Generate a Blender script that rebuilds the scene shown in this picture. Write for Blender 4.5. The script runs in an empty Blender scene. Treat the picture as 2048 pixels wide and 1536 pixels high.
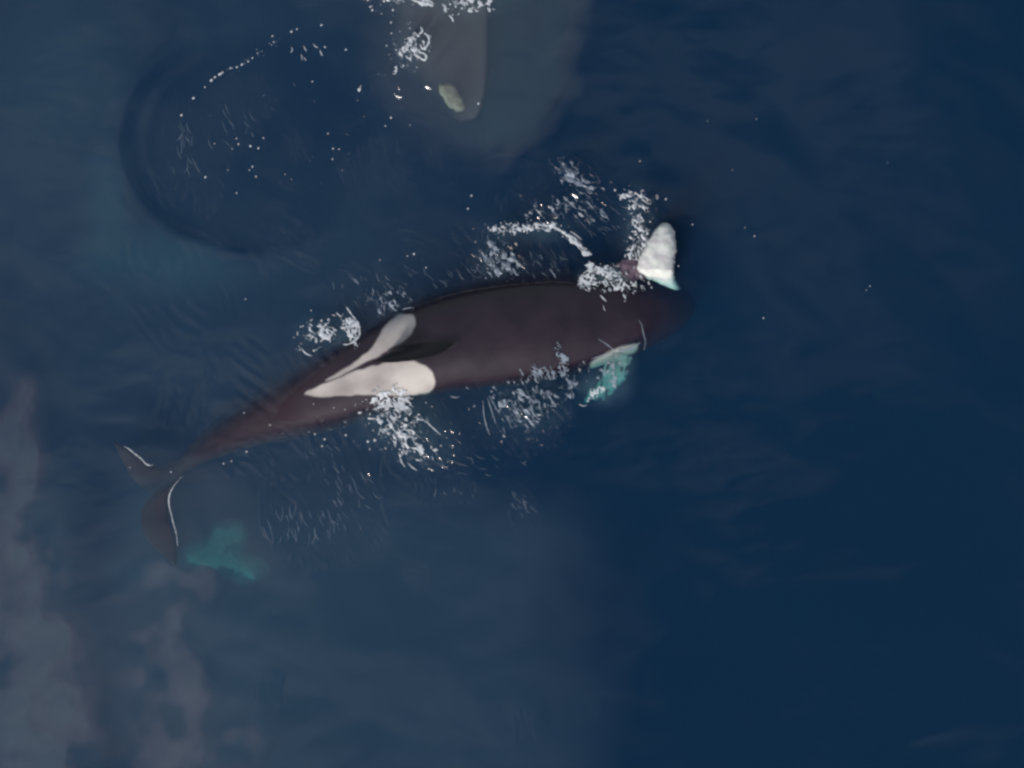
import bpy, bmesh, math, random
import numpy as np
from mathutils import Vector, Matrix
from mathutils.bvhtree import BVHTree

# ------------------------------------------------------------------ camera, sky, sun, exposure
scene = bpy.context.scene
COL = scene.collection
S = 180.0            # photograph pixels (2048 wide) per metre at the water surface
CAMZ = 30.0          # drone height above the water

cam_data = bpy.data.cameras.new("camera")
cam = bpy.data.objects.new("camera", cam_data)
COL.objects.link(cam)
cam.location = (0, 0, CAMZ)
cam.rotation_euler = (0, 0, 0)
cam_data.sensor_width = 36.0
cam_data.lens = 36.0 * CAMZ / (2048.0 / S)
cam_data.clip_end = 20000
scene.camera = cam

SUN_ZEN = math.radians(60)       # from the zenith
SUN_AZ = math.radians(33)        # the sun stands to the lower left of the picture
world = bpy.data.worlds.new("World")
scene.world = world
world.use_nodes = True
wn, wl = world.node_tree.nodes, world.node_tree.links
bg = wn["Background"]
sky = wn.new("ShaderNodeTexSky")
sky.sky_type = 'NISHITA'
sky.sun_disc = False
sky.sun_elevation = math.pi / 2 - SUN_ZEN
sky.sun_rotation = math.pi + SUN_AZ
sky.air_density = 1.0
sky.dust_density = 1.5
# thin broken cloud over the whole sky
tc = wn.new("ShaderNodeTexCoord")
sep = wn.new("ShaderNodeSeparateXYZ")
mx = wn.new("ShaderNodeMath"); mx.operation = 'MAXIMUM'; mx.inputs[1].default_value = 0.08
comb = wn.new("ShaderNodeCombineXYZ")
dx = wn.new("ShaderNodeMath"); dx.operation = 'DIVIDE'
dy = wn.new("ShaderNodeMath"); dy.operation = 'DIVIDE'
nz = wn.new("ShaderNodeTexNoise")
nz.inputs["Scale"].default_value = 11.0
nz.inputs["Detail"].default_value = 3.0
nz.inputs["Roughness"].default_value = 0.5
mr = wn.new("ShaderNodeMapRange")
mr.inputs["From Min"].default_value = 0.435
mr.inputs["From Max"].default_value = 0.72
mr.inputs["To Max"].default_value = 1.0
mixc = wn.new("ShaderNodeMixRGB")
mixc.inputs[2].default_value = (15.0, 15.3, 16.0, 1)
wl.new(tc.outputs["Generated"], sep.inputs[0])
wl.new(sep.outputs["Z"], mx.inputs[0])
wl.new(sep.outputs["X"], dx.inputs[0]); wl.new(mx.outputs[0], dx.inputs[1])
wl.new(sep.outputs["Y"], dy.inputs[0]); wl.new(mx.outputs[0], dy.inputs[1])
wl.new(dx.outputs[0], comb.inputs[0]); wl.new(dy.outputs[0], comb.inputs[1])
drift = wn.new("ShaderNodeMapping")
drift.inputs["Location"].default_value = (-1.209, -4.3066, 1.4)
wl.new(comb.outputs[0], drift.inputs[0]); wl.new(drift.outputs[0], nz.inputs["Vector"])
wl.new(nz.outputs[0], mr.inputs["Value"])
wl.new(mr.outputs[0], mixc.inputs[0])
wl.new(sky.outputs[0], mixc.inputs[1])
wl.new(mixc.outputs[0], bg.inputs["Color"])
bg.inputs["Strength"].default_value = 0.088

sun_data = bpy.data.lights.new("sun", 'SUN')
sun_data.energy = 4.9
sun_data.angle = math.radians(10)
sun_data.color = (1.0, 0.95, 0.90)
sun = bpy.data.objects.new("sun", sun_data)
COL.objects.link(sun)
sun.rotation_euler = (SUN_ZEN, 0, -SUN_AZ)
sun.location = (0, -20, 20)

scene.view_settings.view_transform = 'Standard'
scene.view_settings.look = 'None'
scene.view_settings.gamma = 1.0
scene.view_settings.exposure = 0.0
scene.view_settings.use_curve_mapping = False
cy = scene.cycles
cy.max_bounces = 6
cy.diffuse_bounces = 2
cy.glossy_bounces = 2
cy.transmission_bounces = 2
cy.volume_bounces = 0
cy.filter_width = 2.7
cy.use_adaptive_sampling = True
cy.adaptive_threshold = 0.02
cy.transparent_max_bounces = 24
cy.caustics_reflective = False
cy.caustics_refractive = False
cy.sample_clamp_indirect = 4.0
cy.use_denoising = True

rng = np.random.default_rng(7)
random.seed(7)


# ------------------------------------------------------------------ helpers
def P(px, py, z=0.0):
    """photograph pixel at height z -> point"""
    k = (1.0 - z / CAMZ) / S
    return ((px - 1024.0) * k, (768.0 - py) * k, z)


def to_px(v):
    k = S / (1.0 - v[..., 2] / CAMZ)
    return 1024.0 + v[..., 0] * k, 768.0 - v[..., 1] * k


def link_mesh(name, verts, faces, mat, smooth=True):
    me = bpy.data.meshes.new(name)
    me.from_pydata(verts, [], faces)
    me.update()
    if smooth:
        me.polygons.foreach_set("use_smooth", [True] * len(me.polygons))
    ob = bpy.data.objects.new(name, me)
    COL.objects.link(ob)
    if mat:
        me.materials.append(mat)
    return ob


def tag(o, label=None, cat=None, group=None, kind=None):
    if label: o["label"] = label
    if cat: o["category"] = cat
    if group: o["group"] = group
    if kind: o["kind"] = kind
    return o


def smooth01(a, b, x):
    t = np.clip((x - a) / (b - a), 0, 1)
    return t * t * (3 - 2 * t)


class Noise2:
    def __init__(self, seed):
        self.t = np.random.default_rng(seed).random((256, 256))

    def at(self, x, y):
        xi = np.floor(x).astype(int); yi = np.floor(y).astype(int)
        fx = x - xi; fy = y - yi
        fx = fx * fx * fx * (fx * (fx * 6 - 15) + 10); fy = fy * fy * fy * (fy * (fy * 6 - 15) + 10)
        g = lambda i, j: self.t[(xi + i) % 256, (yi + j) % 256]
        return (g(0, 0) * (1 - fx) + g(1, 0) * fx) * (1 - fy) + (g(0, 1) * (1 - fx) + g(1, 1) * fx) * fy

    def fbm(self, x, y, octv=4, gain=0.5):
        s = 0; a = 1; n = 0
        for o in range(octv):
            s = s + a * self.at(x * 2 ** o + 17.3 * o, y * 2 ** o + 9.1 * o)
            n += a; a *= gain
        return s / n


def poly_sd(poly, x, y):
    """signed distance in px to a closed polygon, positive inside"""
    poly = np.array(poly, float)
    d = np.full(x.shape, 1e9); inside = np.zeros(x.shape, bool)
    for i in range(len(poly)):
        a, b = poly[i], poly[(i + 1) % len(poly)]
        e = b - a
        wx, wy = x - a[0], y - a[1]
        t = np.clip((wx * e[0] + wy * e[1]) / (e @ e), 0, 1)
        d = np.minimum(d, (wx - e[0] * t) ** 2 + (wy - e[1] * t) ** 2)
        c = ((a[1] > y) != (b[1] > y))
        with np.errstate(divide='ignore', invalid='ignore'):
            xi = (b[0] - a[0]) * (y - a[1]) / (b[1] - a[1] + 1e-12) + a[0]
        inside ^= c & (x < xi)
    return np.where(inside, 1, -1) * np.sqrt(d)


def smooth_poly(pts, it=2):
    p = [np.array(q, float) for q in pts]
    for _ in range(it):
        n = []
        for i in range(len(p)):
            a, b = p[i], p[(i + 1) % len(p)]
            n += [a * .75 + b * .25, a * .25 + b * .75]
        p = n
    return p


def spline(ctrl, n):
    """Catmull-Rom through rows of ctrl, n samples"""
    c = np.array(ctrl, float)
    c = np.vstack([2 * c[0] - c[1], c, 2 * c[-1] - c[-2]])
    m = len(c) - 3
    out = []
    for u in np.linspace(0, m, n):
        i = min(int(u), m - 1); t = u - i
        p0, p1, p2, p3 = c[i:i + 4]
        out.append(.5 * (2 * p1 + (p2 - p0) * t + (2 * p0 - 5 * p1 + 4 * p2 - p3) * t ** 2 + (3 * p1 - p0 - 3 * p2 + p3) * t ** 3))
    return np.array(out)


# ------------------------------------------------------------------ materials
def new_mat(name):
    m = bpy.data.materials.new(name)
    m.use_nodes = True
    m.node_tree.nodes.clear()
    out = m.node_tree.nodes.new("ShaderNodeOutputMaterial")
    return m, m.node_tree.nodes, m.node_tree.links, out


def volume_mix(nodes, links, sc, ab, aniso=0.0):
    """scatter coefficients sc and absorption coefficients ab, per metre"""
    ds, da = max(sc), max(ab)
    s = nodes.new("ShaderNodeVolumeScatter")
    s.inputs["Color"].default_value = (*[c / ds for c in sc], 1)
    s.inputs["Density"].default_value = ds
    s.inputs["Anisotropy"].default_value = aniso
    a = nodes.new("ShaderNodeVolumeAbsorption")
    a.inputs["Color"].default_value = (*[1 - c / da for c in ab], 1)
    a.inputs["Density"].default_value = da
    add = nodes.new("ShaderNodeAddShader")
    links.new(s.outputs[0], add.inputs[0]); links.new(a.outputs[0], add.inputs[1])
    return add


def water_material():
    m, n, l, out = new_mat("sea_water")
    tr = n.new("ShaderNodeBsdfTransparent")
    gl = n.new("ShaderNodeBsdfGlossy")
    gl.inputs["Roughness"].default_value = 0.09
    fr = n.new("ShaderNodeFresnel"); fr.inputs["IOR"].default_value = 1.333
    mix = n.new("ShaderNodeMixShader")
    # light leaving the water has been bent towards the vertical, so no total reflection from below
    geo = n.new("ShaderNodeNewGeometry")
    sel = n.new("ShaderNodeMix"); sel.data_type = 'FLOAT'; sel.inputs[3].default_value = 0.03
    l.new(geo.outputs["Backfacing"], sel.inputs[0]); l.new(fr.outputs[0], sel.inputs[2])
    l.new(sel.outputs[0], mix.inputs[0]); l.new(tr.outputs[0], mix.inputs[1]); l.new(gl.outputs[0], mix.inputs[2])
    l.new(mix.outputs[0], out.inputs["Surface"])
    v = volume_mix(n, l, (0.046, 0.120, 0.315), (2.6, 1.05, 0.90))
    l.new(v.outputs[0], out.inputs["Volume"])
    return m


def murk_material(name, sc, ab):
    m, n, l, out = new_mat(name)
    v = volume_mix(n, l, sc, ab)
    l.new(v.outputs[0], out.inputs["Volume"])
    return m


def flesh_material(name, c1, c2, scale=9.0, rough=0.45):
    m, n, l, out = new_mat(name)
    b = n.new("ShaderNodeBsdfPrincipled")
    geo = n.new("ShaderNodeNewGeometry")
    no = n.new("ShaderNodeTexNoise"); no.inputs["Scale"].default_value = scale; no.inputs["Detail"].default_value = 5
    mixr = n.new("ShaderNodeMixRGB"); mixr.inputs[1].default_value = (*c1, 1); mixr.inputs[2].default_value = (*c2, 1)
    l.new(geo.outputs["Position"], no.inputs["Vector"])
    mp = n.new("ShaderNodeMapRange"); mp.inputs["From Min"].default_value = 0.35; mp.inputs["From Max"].default_value = 0.68
    l.new(no.outputs[0], mp.inputs["Value"]); l.new(mp.outputs[0], mixr.inputs[0])
    l.new(mixr.outputs[0], b.inputs["Base Color"])
    bp = n.new("ShaderNodeBump"); bp.inputs["Strength"].default_value = 0.18; bp.inputs["Distance"].default_value = 0.02
    l.new(no.outputs[0], bp.inputs["Height"]); l.new(bp.outputs[0], b.inputs["Normal"])
    b.inputs["Roughness"].default_value = rough
    b.inputs["Specular IOR Level"].default_value = 0.08
    l.new(b.outputs[0], out.inputs["Surface"])
    return m


def skin_material():
    m, n, l, out = new_mat("whale_skin")
    b = n.new("ShaderNodeBsdfPrincipled")
    geo = n.new("ShaderNodeNewGeometry")
    at = n.new("ShaderNodeAttribute"); at.attribute_name = "pale"
    no = n.new("ShaderNodeTexNoise"); no.inputs["Scale"].default_value = 3.0; no.inputs["Detail"].default_value = 6
    l.new(geo.outputs["Position"], no.inputs["Vector"])
    blk = n.new("ShaderNodeMixRGB"); blk.inputs[1].default_value = (0.0042, 0.0034, 0.0080, 1); blk.inputs[2].default_value = (0.0275, 0.0172, 0.0270, 1)
    l.new(no.outputs[0], blk.inputs[0])
    rear = n.new("ShaderNodeAttribute"); rear.attribute_name = "rear"
    blk0 = blk
    blk = n.new("ShaderNodeMixRGB"); blk.inputs[2].default_value = (0.027, 0.0172, 0.0245, 1)
    l.new(rear.outputs["Fac"], blk.inputs[0]); l.new(blk0.outputs[0], blk.inputs[1])
    fin = n.new("ShaderNodeAttribute"); fin.attribute_name = "fin"
    blk1 = blk
    blk = n.new("ShaderNodeMixRGB"); blk.inputs[2].default_value = (0.0018, 0.0012, 0.0018, 1)
    l.new(fin.outputs["Fac"], blk.inputs[0]); l.new(blk1.outputs[0], blk.inputs[1])
    mrr = n.new("ShaderNodeMapRange"); mrr.inputs["To Min"].default_value = 0.26; mrr.inputs["To Max"].default_value = 0.52
    l.new(no.outputs[0], mrr.inputs["Value"])
    l.new(mrr.outputs[0], b.inputs["Roughness"])
    # soft random mottling of the pale saddle
    no2 = n.new("ShaderNodeTexNoise"); no2.inputs["Scale"].default_value = 2.2; no2.inputs["Detail"].default_value = 3
    l.new(geo.outputs["Position"], no2.inputs["Vector"])
    pal = n.new("ShaderNodeMixRGB"); pal.inputs[1].default_value = (0.27, 0.245, 0.24, 1); pal.inputs[2].default_value = (0.40, 0.37, 0.35, 1)
    mp = n.new("ShaderNodeMapRange"); mp.inputs["From Min"].default_value = 0.35; mp.inputs["From Max"].default_value = 0.6
    l.new(no2.outputs[0], mp.inputs["Value"]); l.new(mp.outputs[0], pal.inputs[0])
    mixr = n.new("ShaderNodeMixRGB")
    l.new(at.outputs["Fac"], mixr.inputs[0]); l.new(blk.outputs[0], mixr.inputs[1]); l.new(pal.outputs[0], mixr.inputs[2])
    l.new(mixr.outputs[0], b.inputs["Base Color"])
    # wet skin shines in air; under water the boundary hardly reflects
    spz = n.new("ShaderNodeSeparateXYZ"); l.new(geo.outputs["Position"], spz.inputs[0])
    spm = n.new("ShaderNodeMapRange"); spm.inputs["From Min"].default_value = -0.03; spm.inputs["From Max"].default_value = 0.03
    spm.inputs["To Min"].default_value = 0.02; spm.inputs["To Max"].default_value = 0.34
    l.new(spz.outputs["Z"], spm.inputs["Value"]); l.new(spm.outputs[0], b.inputs["Specular IOR Level"])
    l.new(b.outputs[0], out.inputs["Surface"])
    return m


def foam_material(name, col, rough=0.5, clear=0.0):
    m, n, l, out = new_mat(name)
    b = n.new("ShaderNodeBsdfPrincipled")
    geo = n.new("ShaderNodeNewGeometry")
    no = n.new("ShaderNodeTexNoise"); no.inputs["Scale"].default_value = 25.0; no.inputs["Detail"].default_value = 3
    l.new(geo.outputs["Position"], no.inputs["Vector"])
    mixr = n.new("ShaderNodeMixRGB"); mixr.inputs[1].default_value = (*[c * .7 for c in col], 1); mixr.inputs[2].default_value = (*col, 1)
    l.new(no.outputs[0], mixr.inputs[0])
    l.new(mixr.outputs[0], b.inputs["Base Color"])
    b.inputs["Roughness"].default_value = rough
    if clear:
        tr = n.new("ShaderNodeBsdfTransparent"); mx_ = n.new("ShaderNodeMixShader"); mx_.inputs[0].default_value = clear
        l.new(b.outputs[0], mx_.inputs[1]); l.new(tr.outputs[0], mx_.inputs[2])
        l.new(mx_.outputs[0], out.inputs["Surface"])
    else:
        l.new(b.outputs[0], out.inputs["Surface"])
    return m


M_WATER = water_material()
M_SKIN = skin_material()
M_FOAM = foam_material("white_foam", (0.62, 0.66, 0.71), clear=.38)
M_FOAM_GLINT = foam_material("foam_and_glint", (0.24, 0.29, 0.36), clear=.35)  # thin foam, also painted for dim glints on rippled water
M_LIP = foam_material("wet_edge", (0.03, 0.027, 0.033), clear=.62)
M_GLINT = foam_material("crest_glint", (0.18, 0.23, 0.29), clear=.76)  # pale strands painted in place of sky reflection on ripples
M_LOBE = flesh_material("pale_flesh", (0.40, 0.39, 0.40), (0.54, 0.57, 0.53))
M_SCRAP = flesh_material("white_flesh", (0.24, 0.27, 0.26), (0.46, 0.48, 0.46), 12)
M_MAUVE = flesh_material("mauve_flesh", (0.05, 0.028, 0.04), (0.16, 0.10, 0.13), 16)
M_YEL = flesh_material("yellow_flesh", (0.15, 0.13, 0.11), (0.26, 0.23, 0.18), 10)

# ------------------------------------------------------------------ the sea
def axis(lo_f, hi_f, step_f, lo_m, hi_m, step_m, far=4000.0):
    a = list(np.arange(lo_f, hi_f, step_f))
    x = hi_f
    while x < hi_m: a.append(x); x += step_m
    st = step_m
    while x < far: a.append(x); st *= 1.5; x += st
    a.append(x)
    x = lo_f - step_m; b = []
    while x > lo_m: b.append(x); x -= step_m
    st = step_m
    while x > -far: b.append(x); st *= 1.5; x -= st
    b.append(x)
    return np.array(b[::-1] + a)


GX = axis(-4.3, 2.3, 0.0125, -6.6, 6.6, 0.04)
GY = axis(-2.4, 4.4, 0.0125, -5.0, 5.0, 0.04)
XX, YY = np.meshgrid(GX, GY, indexing='ij')
H = np.zeros_like(XX)
fade = np.exp(-((XX / 60) ** 2 + (YY / 60) ** 2))
for i in range(34):           # low lazy swell
    lam = 0.35 * (3.2 / 0.35) ** rng.random()
    th = rng.normal(1.2, 0.6)
    k = 2 * math.pi / lam
    slope = 0.0032 * (lam / 1.5) ** 0.3
    H += slope / k * np.sin(k * (XX * math.cos(th) + YY * math.sin(th)) + rng.random() * 6.28) * fade

_n = Noise2(77); _m = Noise2(78)
H += 0.0075 * (_n.fbm(XX / 1.0 + 40, YY / .62 + 40, 4, .42) - .5) * fade * (.5 + _m.at(XX / 2.1 + 20, YY / 2.1 + 20))
H += 0.0032 * (_m.fbm(XX / .30 + 11, YY / .17 + 70, 3, .5) - .5) * fade * smooth01(.25, .8, _n.fbm(XX / 1.9 + 5, YY / 1.3 + 90, 3))


def wavelet(cx, cy, crest_deg, lam, length, nw, slope, curv=0.0, ph=None):
    """short packet of ripples; px units, crest direction in picture degrees (0 = right, 90 = down)"""
    x0, y0, _ = P(cx, cy)
    lam, L = lam / S, length / S
    su = nw * lam * .5
    R = 2.6 * max(su, L)
    i0, i1 = np.searchsorted(GX, [x0 - R, x0 + R]); j0, j1 = np.searchsorted(GY, [y0 - R, y0 + R])
    if i1 <= i0 or j1 <= j0: return
    X = XX[i0:i1, j0:j1] - x0; Y = YY[i0:i1, j0:j1] - y0
    a = -math.radians(crest_deg)
    v = X * math.cos(a) + Y * math.sin(a); u = -X * math.sin(a) + Y * math.cos(a)
    u = u + curv * v * v
    A = slope * lam / (2 * math.pi)
    p = rng.random() * 6.28 if ph is None else ph
    H[i0:i1, j0:j1] += A * np.exp(-u * u / (2 * su * su) - v * v / (2 * L * L)) * np.cos(2 * math.pi * u / lam + p)


def ripples(n, cx, cy, rx, ry, crest, spread, lam, length, slope):
    for _ in range(n):
        r = math.sqrt(rng.random()); t = rng.random() * 6.283
        wavelet(cx + rx * r * math.cos(t), cy + ry * r * math.sin(t), crest + rng.normal() * spread,
                lam * (0.75 + .6 * rng.random()), length * (.6 + .8 * rng.random()), 1.0 + rng.random(), slope * (.5 + .8 * rng.random()), rng.normal() * .8)


ripples(80, 640, 1040, 115, 60, 75, 18, 14, 15, 0.49)
ripples(30, 700, 960, 60, 50, 60, 18, 13, 14, 0.49)
ripples(34, 385, 300, 60, 70, 85, 18, 15, 18, 0.43)
ripples(24, 480, 230, 60, 60, 65, 22, 14, 12, 0.43)
ripples(60, 1030, 820, 90, 70, 60, 18, 12, 14, 0.81)
ripples(60, 860, 890, 90, 60, 55, 18, 12, 14, 0.74)
ripples(44, 1010, 520, 70, 40, 60, 25, 12, 12, 0.74)
ripples(44, 1140, 390, 90, 60, 45, 25, 13, 12, 0.68)
ripples(30, 1270, 440, 40, 70, 60, 25, 12, 12, 0.81)
ripples(30, 740, 590, 70, 50, 60, 20, 13, 11, 0.68)
ripples(16, 900, 985, 60, 15, 80, 20, 12, 8, 0.54)
ripples(14, 1045, 1015, 20, 25, 65, 15, 11, 10, 0.68)
ripples(40, 830, 110, 90, 90, 60, 40, 14, 12, 0.68)
ripples(10, 545, 1375, 20, 20, 85, 10, 12, 12, 0.47)
ripples(8, 1065, 1470, 25, 25, 60, 30, 13, 12, 0.47)
ripples(90, 700, 600, 500, 420, 60, 30, 22, 22, 0.14)
for r_, s_ in ((9, .35), (20, .28)):             # small ring where a drop fell
    for t in np.linspace(0, 6.283, 14, endpoint=False):
        wavelet(830 + r_ * math.cos(t), 1150 + r_ * math.sin(t), math.degrees(t) + 90, 11, 5, .8, s_, 0, 0)
# the circular upwelling ring left of the top: a smooth raised lip
rx_, ry_ = XX * S + 1024 - 500, 768 - YY * S - 280
rad = np.sqrt(rx_ ** 2 + (ry_ * 1.18) ** 2)
angm = smooth01(-0.3, .35, -(rx_ * .8 - ry_ * .55) / (rad + 1))
H += 0.0045 * np.exp(-((rad - 262) / 20) ** 2) * angm
H += 0.002 * np.exp(-((rad - 205) / 16) ** 2) * smooth01(0, .5, -(rx_ * .75 + ry_ * .6) / (rad + 1))


def water_z(x, y):
    i = int(np.clip(np.searchsorted(GX, x), 0, len(GX) - 1)); j = int(np.clip(np.searchsorted(GY, y), 0, len(GY) - 1))
    return float(H[i, j])


def build_sea():
    nx, ny = len(GX), len(GY)
    top = np.stack([XX, YY, H], -1).reshape(-1, 3)
    idx = np.arange(nx * ny).reshape(nx, ny)
    q = np.stack([idx[:-1, :-1], idx[1:, :-1], idx[1:, 1:], idx[:-1, 1:]], -1).reshape(-1, 4)
    # closed underneath by four walls and a floor
    D = -40.0
    cr = top[[idx[0, 0], idx[-1, 0], idx[-1, -1], idx[0, -1]]]
    lo = cr.copy(); lo[:, 2] = D
    base = nx * ny
    a = np.arange(base, base + 4); b = a + 4
    walls = np.stack([a, b, np.roll(b, -1), np.roll(a, -1)], -1)
    verts = np.vstack([top, cr, lo])
    loops = np.concatenate([q.ravel(), walls.ravel(), b[::-1]])
    npoly = len(q) + 5
    starts = np.arange(0, 4 * npoly, 4)
    me = bpy.data.meshes.new("sea")
    me.vertices.add(len(verts)); me.vertices.foreach_set("co", verts.ravel().astype(np.float32))
    me.loops.add(len(loops)); me.loops.foreach_set("vertex_index", loops.astype(np.int32))
    me.polygons.add(npoly)
    me.polygons.foreach_set("loop_start", starts.astype(np.int32))
    sm = np.zeros(npoly, bool); sm[:len(q)] = True
    me.update(calc_edges=True)
    me.polygons.foreach_set("use_smooth", sm)
    me.validate()
    me.materials.append(M_WATER)
    ob = bpy.data.objects.new("water", me)
    COL.objects.link(ob)
    tag(ob, "deep blue open sea seen from straight above", "sea", kind="structure")


build_sea()

# ------------------------------------------------------------------ the killer whale
SPINE = [  # px along the back, half width, half height, height of the back above the water (m)
    (338, 955, .05, .09, -.15), (365, 930, .075, .15, -.11), (400, 902, .14, .21, -.065), (480, 857, .235, .30, -.022), (560, 822, .345, .37, .004),
    (640, 788, .43, .44, .055), (720, 750, .48, .49, .12), (800, 713, .51, .54, .175), (880, 684, .56, .58, .20),
    (960, 668, .60, .60, .205), (1040, 655, .62, .60, .19), (1120, 643, .60, .58, .15), (1200, 630, .55, .52, .09),
    (1270, 620, .48, .44, .02), (1325, 614, .37, .33, -.05), (1364, 611, .25, .21, -.13), (1386, 610, .12, .10, -.2), (1395, 610, .015, .015, -.28)]


def loft(rings):
    n = len(rings[0]); verts = [tuple(v) for r in rings for v in r]; faces = []
    for i in range(len(rings) - 1):
        for j in range(n):
            k = (j + 1) % n
            faces.append((i * n + j, i * n + k, (i + 1) * n + k, (i + 1) * n + j))
    faces.append(tuple(range(n))[::-1])
    faces.append(tuple((len(rings) - 1) * n + j for j in range(n)))
    return verts, faces


def body_rings(nseg=150, nring=56):
    sp = spline(SPINE, nseg)
    rings = []
    c = np.array([P(a[0], a[1], 0) for a in sp])
    tan = np.gradient(c, axis=0)
    roll = math.radians(5)
    for i, (px, py, w, h, top) in enumerate(sp):
        t = tan[i] / np.linalg.norm(tan[i])
        side = np.array([-t[1], t[0], 0])          # the whale's left
        w = max(w, .008); h = max(h, .008)
        cz = top - h
        r = []
        for a in np.linspace(0, 2 * math.pi, nring, endpoint=False):
            cs, sn = math.cos(a), math.sin(a)
            e = 2 / 2.45
            u = w * math.copysign(abs(cs) ** e, cs); v = h * math.copysign(abs(sn) ** e, sn)
            u2 = u * math.cos(roll) - v * math.sin(roll) * .5; v2 = v * math.cos(roll) + u * math.sin(roll) * .5
            # u2 < 0 is the right side: raised a little
            r.append(np.array([c[i][0], c[i][1], 0]) + side * u2 + np.array([0, 0, cz + v2 - 2 * u * math.sin(roll) * .5]))
        rings.append(r)
    return rings


def blade(stations, n=14, cap=True):
    """stations: (LE px,py,z, TE px,py,z, half thickness m, normal)"""
    rings = []
    for (lx, ly, lz, tx, ty, tz, th, nrm) in stations:
        L = np.array(P(lx, ly, lz)); T = np.array(P(tx, ty, tz)); nrm = np.array(nrm, float)
        r = []
        for a in np.linspace(0, 2 * math.pi, n, endpoint=False):
            c = .5 - .5 * math.cos(a)
            prof = math.sin(a) * (1.25 - .6 * c)
            r.append(L * (1 - c) + T * c + nrm * th * prof)
        rings.append(r)
    return loft(rings)


def blade_spline(ctrl, n, nrm, k=14):
    sp = spline(ctrl, n)
    return blade([(*row[:7], nrm) for row in sp], k)


def build_whale():
    shells = [loft(body_rings())]
    body_bvh = BVHTree.FromPolygons(*shells[0])
    # dorsal fin, swept back and leaning over towards the right flank
    shells.append(blade_spline([
        (935, 666, .00, 752, 712, .0, .06),
        (922, 667, .17, 770, 704, .13, .055),
        (911, 687, .23, 778, 702, .20, .046),
        (884, 706, .29, 776, 704, .27, .038),
        (840, 718, .35, 768, 710, .34, .030),
        (790, 724, .41, 757, 717, .40, .022),
        (752, 725, .45, 742, 725, .45, .013)], 26, (.22, .93, .3)))
    # flukes
    shells.append(blade_spline([
        (400, 905, -0.23, 330, 930, -0.24, .06), (372, 945, -0.18, 306, 985, -0.21, .05), (346, 974, -0.12, 286, 1010, -0.18, .045), (335, 1002, -0.11, 280, 1038, -0.15, .04),
        (337, 1035, -0.11, 287, 1068, -0.15, .034), (346, 1065, -0.12, 304, 1092, -0.15, .028), (353, 1098, -0.14, 328, 1114, -0.15, .022),
        (355, 1134, -0.17, 350, 1136, -0.18, .012)], 26, (.1, 0, 1)))
    shells.append(blade_spline([
        (380, 905, -0.23, 350, 965, -0.24, .06), (348, 932, -0.18, 306, 985, -0.21, .05), (318, 936, -0.14, 282, 974, -0.18, .042), (296, 928, -0.12, 264, 958, -0.15, .036),
        (272, 910, -0.12, 250, 934, -0.15, .03), (250, 894, -0.12, 238, 909, -0.15, .022), (228, 882, -0.15, 226, 886, -0.15, .012)], 24, (0, .1, 1)))
    # flippers, hanging deep below
    shells.append(blade_spline([
        (1165, 690, -.50, 1085, 700, -.52, .08), (1160, 745, -.66, 1075, 748, -.68, .07), (1130, 800, -.80, 1050, 792, -.82, .055), (1085, 835, -.9, 1035, 822, -.92, .035), (1050, 846, -.96, 1040, 842, -.96, .015)], 20, (0, .3, 1)))
    shells.append(blade_spline([
        (1160, 590, -.55, 1080, 600, -.57, .08), (1150, 530, -.75, 1066, 548, -.77, .07), (1115, 480, -.92, 1040, 505, -.94, .055), (1070, 452, -1.05, 1022, 475, -1.06, .035), (1035, 446, -1.1, 1026, 452, -1.1, .015)], 20, (0, -.3, 1)))
    verts, faces = [], []
    for v, f in shells:
        b = len(verts); verts += [tuple(q) for q in v]; faces += [tuple(i + b for i in q) for q in f]
    ob = link_mesh("killer_whale", verts, faces, None)
    bm = bmesh.new(); bm.from_mesh(ob.data)
    bmesh.ops.recalc_face_normals(bm, faces=bm.faces); bm.to_mesh(ob.data); bm.free()
    md = ob.modifiers.new("r", 'REMESH'); md.mode = 'VOXEL'; md.voxel_size = 0.0125
    sm = ob.modifiers.new("s", 'SMOOTH'); sm.factor = .5; sm.iterations = 10
    dg = bpy.context.evaluated_depsgraph_get()
    me = bpy.data.meshes.new_from_object(ob.evaluated_get(dg))
    ob.modifiers.clear()
    ob.data = me; me.name = "killer_whale"
    me.materials.clear(); me.materials.append(M_SKIN)
    me.polygons.foreach_set("use_smooth", [True] * len(me.polygons))
    # pale markings of the skin, stored on the vertices
    n = len(me.vertices)
    co = np.empty(n * 3, np.float32); me.vertices.foreach_get("co", co); co = co.reshape(-1, 3)
    no = np.empty(n * 3, np.float32); me.vertex_normals.foreach_get("vector", no); no = no.reshape(-1, 3)
    px, py = to_px(co)
    wob = Noise2(3)
    wx = (wob.at(px / 14, py / 14) - .5) * 3; wy = (wob.at(px / 14 + 60, py / 14) - .5) * 3
    saddle_r = smooth_poly([(604, 787), (640, 772), (690, 749), (740, 733), (790, 722), (828, 722), (856, 733), (869, 752), (871, 770), (862, 784), (838, 790), (800, 793), (750, 789), (700, 790), (650, 794), (620, 792)])
    saddle_l = smooth_poly([(640, 767), (690, 738), (720, 717), (743, 697), (760, 670), (770, 650), (785, 636), (806, 627), (824, 629), (831, 642), (829, 658), (816, 675), (790, 692), (752, 714), (720, 731), (690, 748)])
    eye_r = smooth_poly([(1178, 726), (1212, 704), (1255, 691), (1280, 688), (1262, 716), (1220, 742), (1184, 744)])
    eye_l = smooth_poly([(1190, 552), (1222, 532), (1262, 540), (1272, 556), (1240, 562), (1200, 564)])
    near = np.zeros(n, bool)
    for i in np.nonzero((px > 560) & (px < 940) & (no[:, 2] > -.2))[0]:
        hit = body_bvh.find_nearest(Vector(co[i]))
        near[i] = hit[3] is not None and hit[3] < .03
    pale = np.zeros(n)
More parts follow.
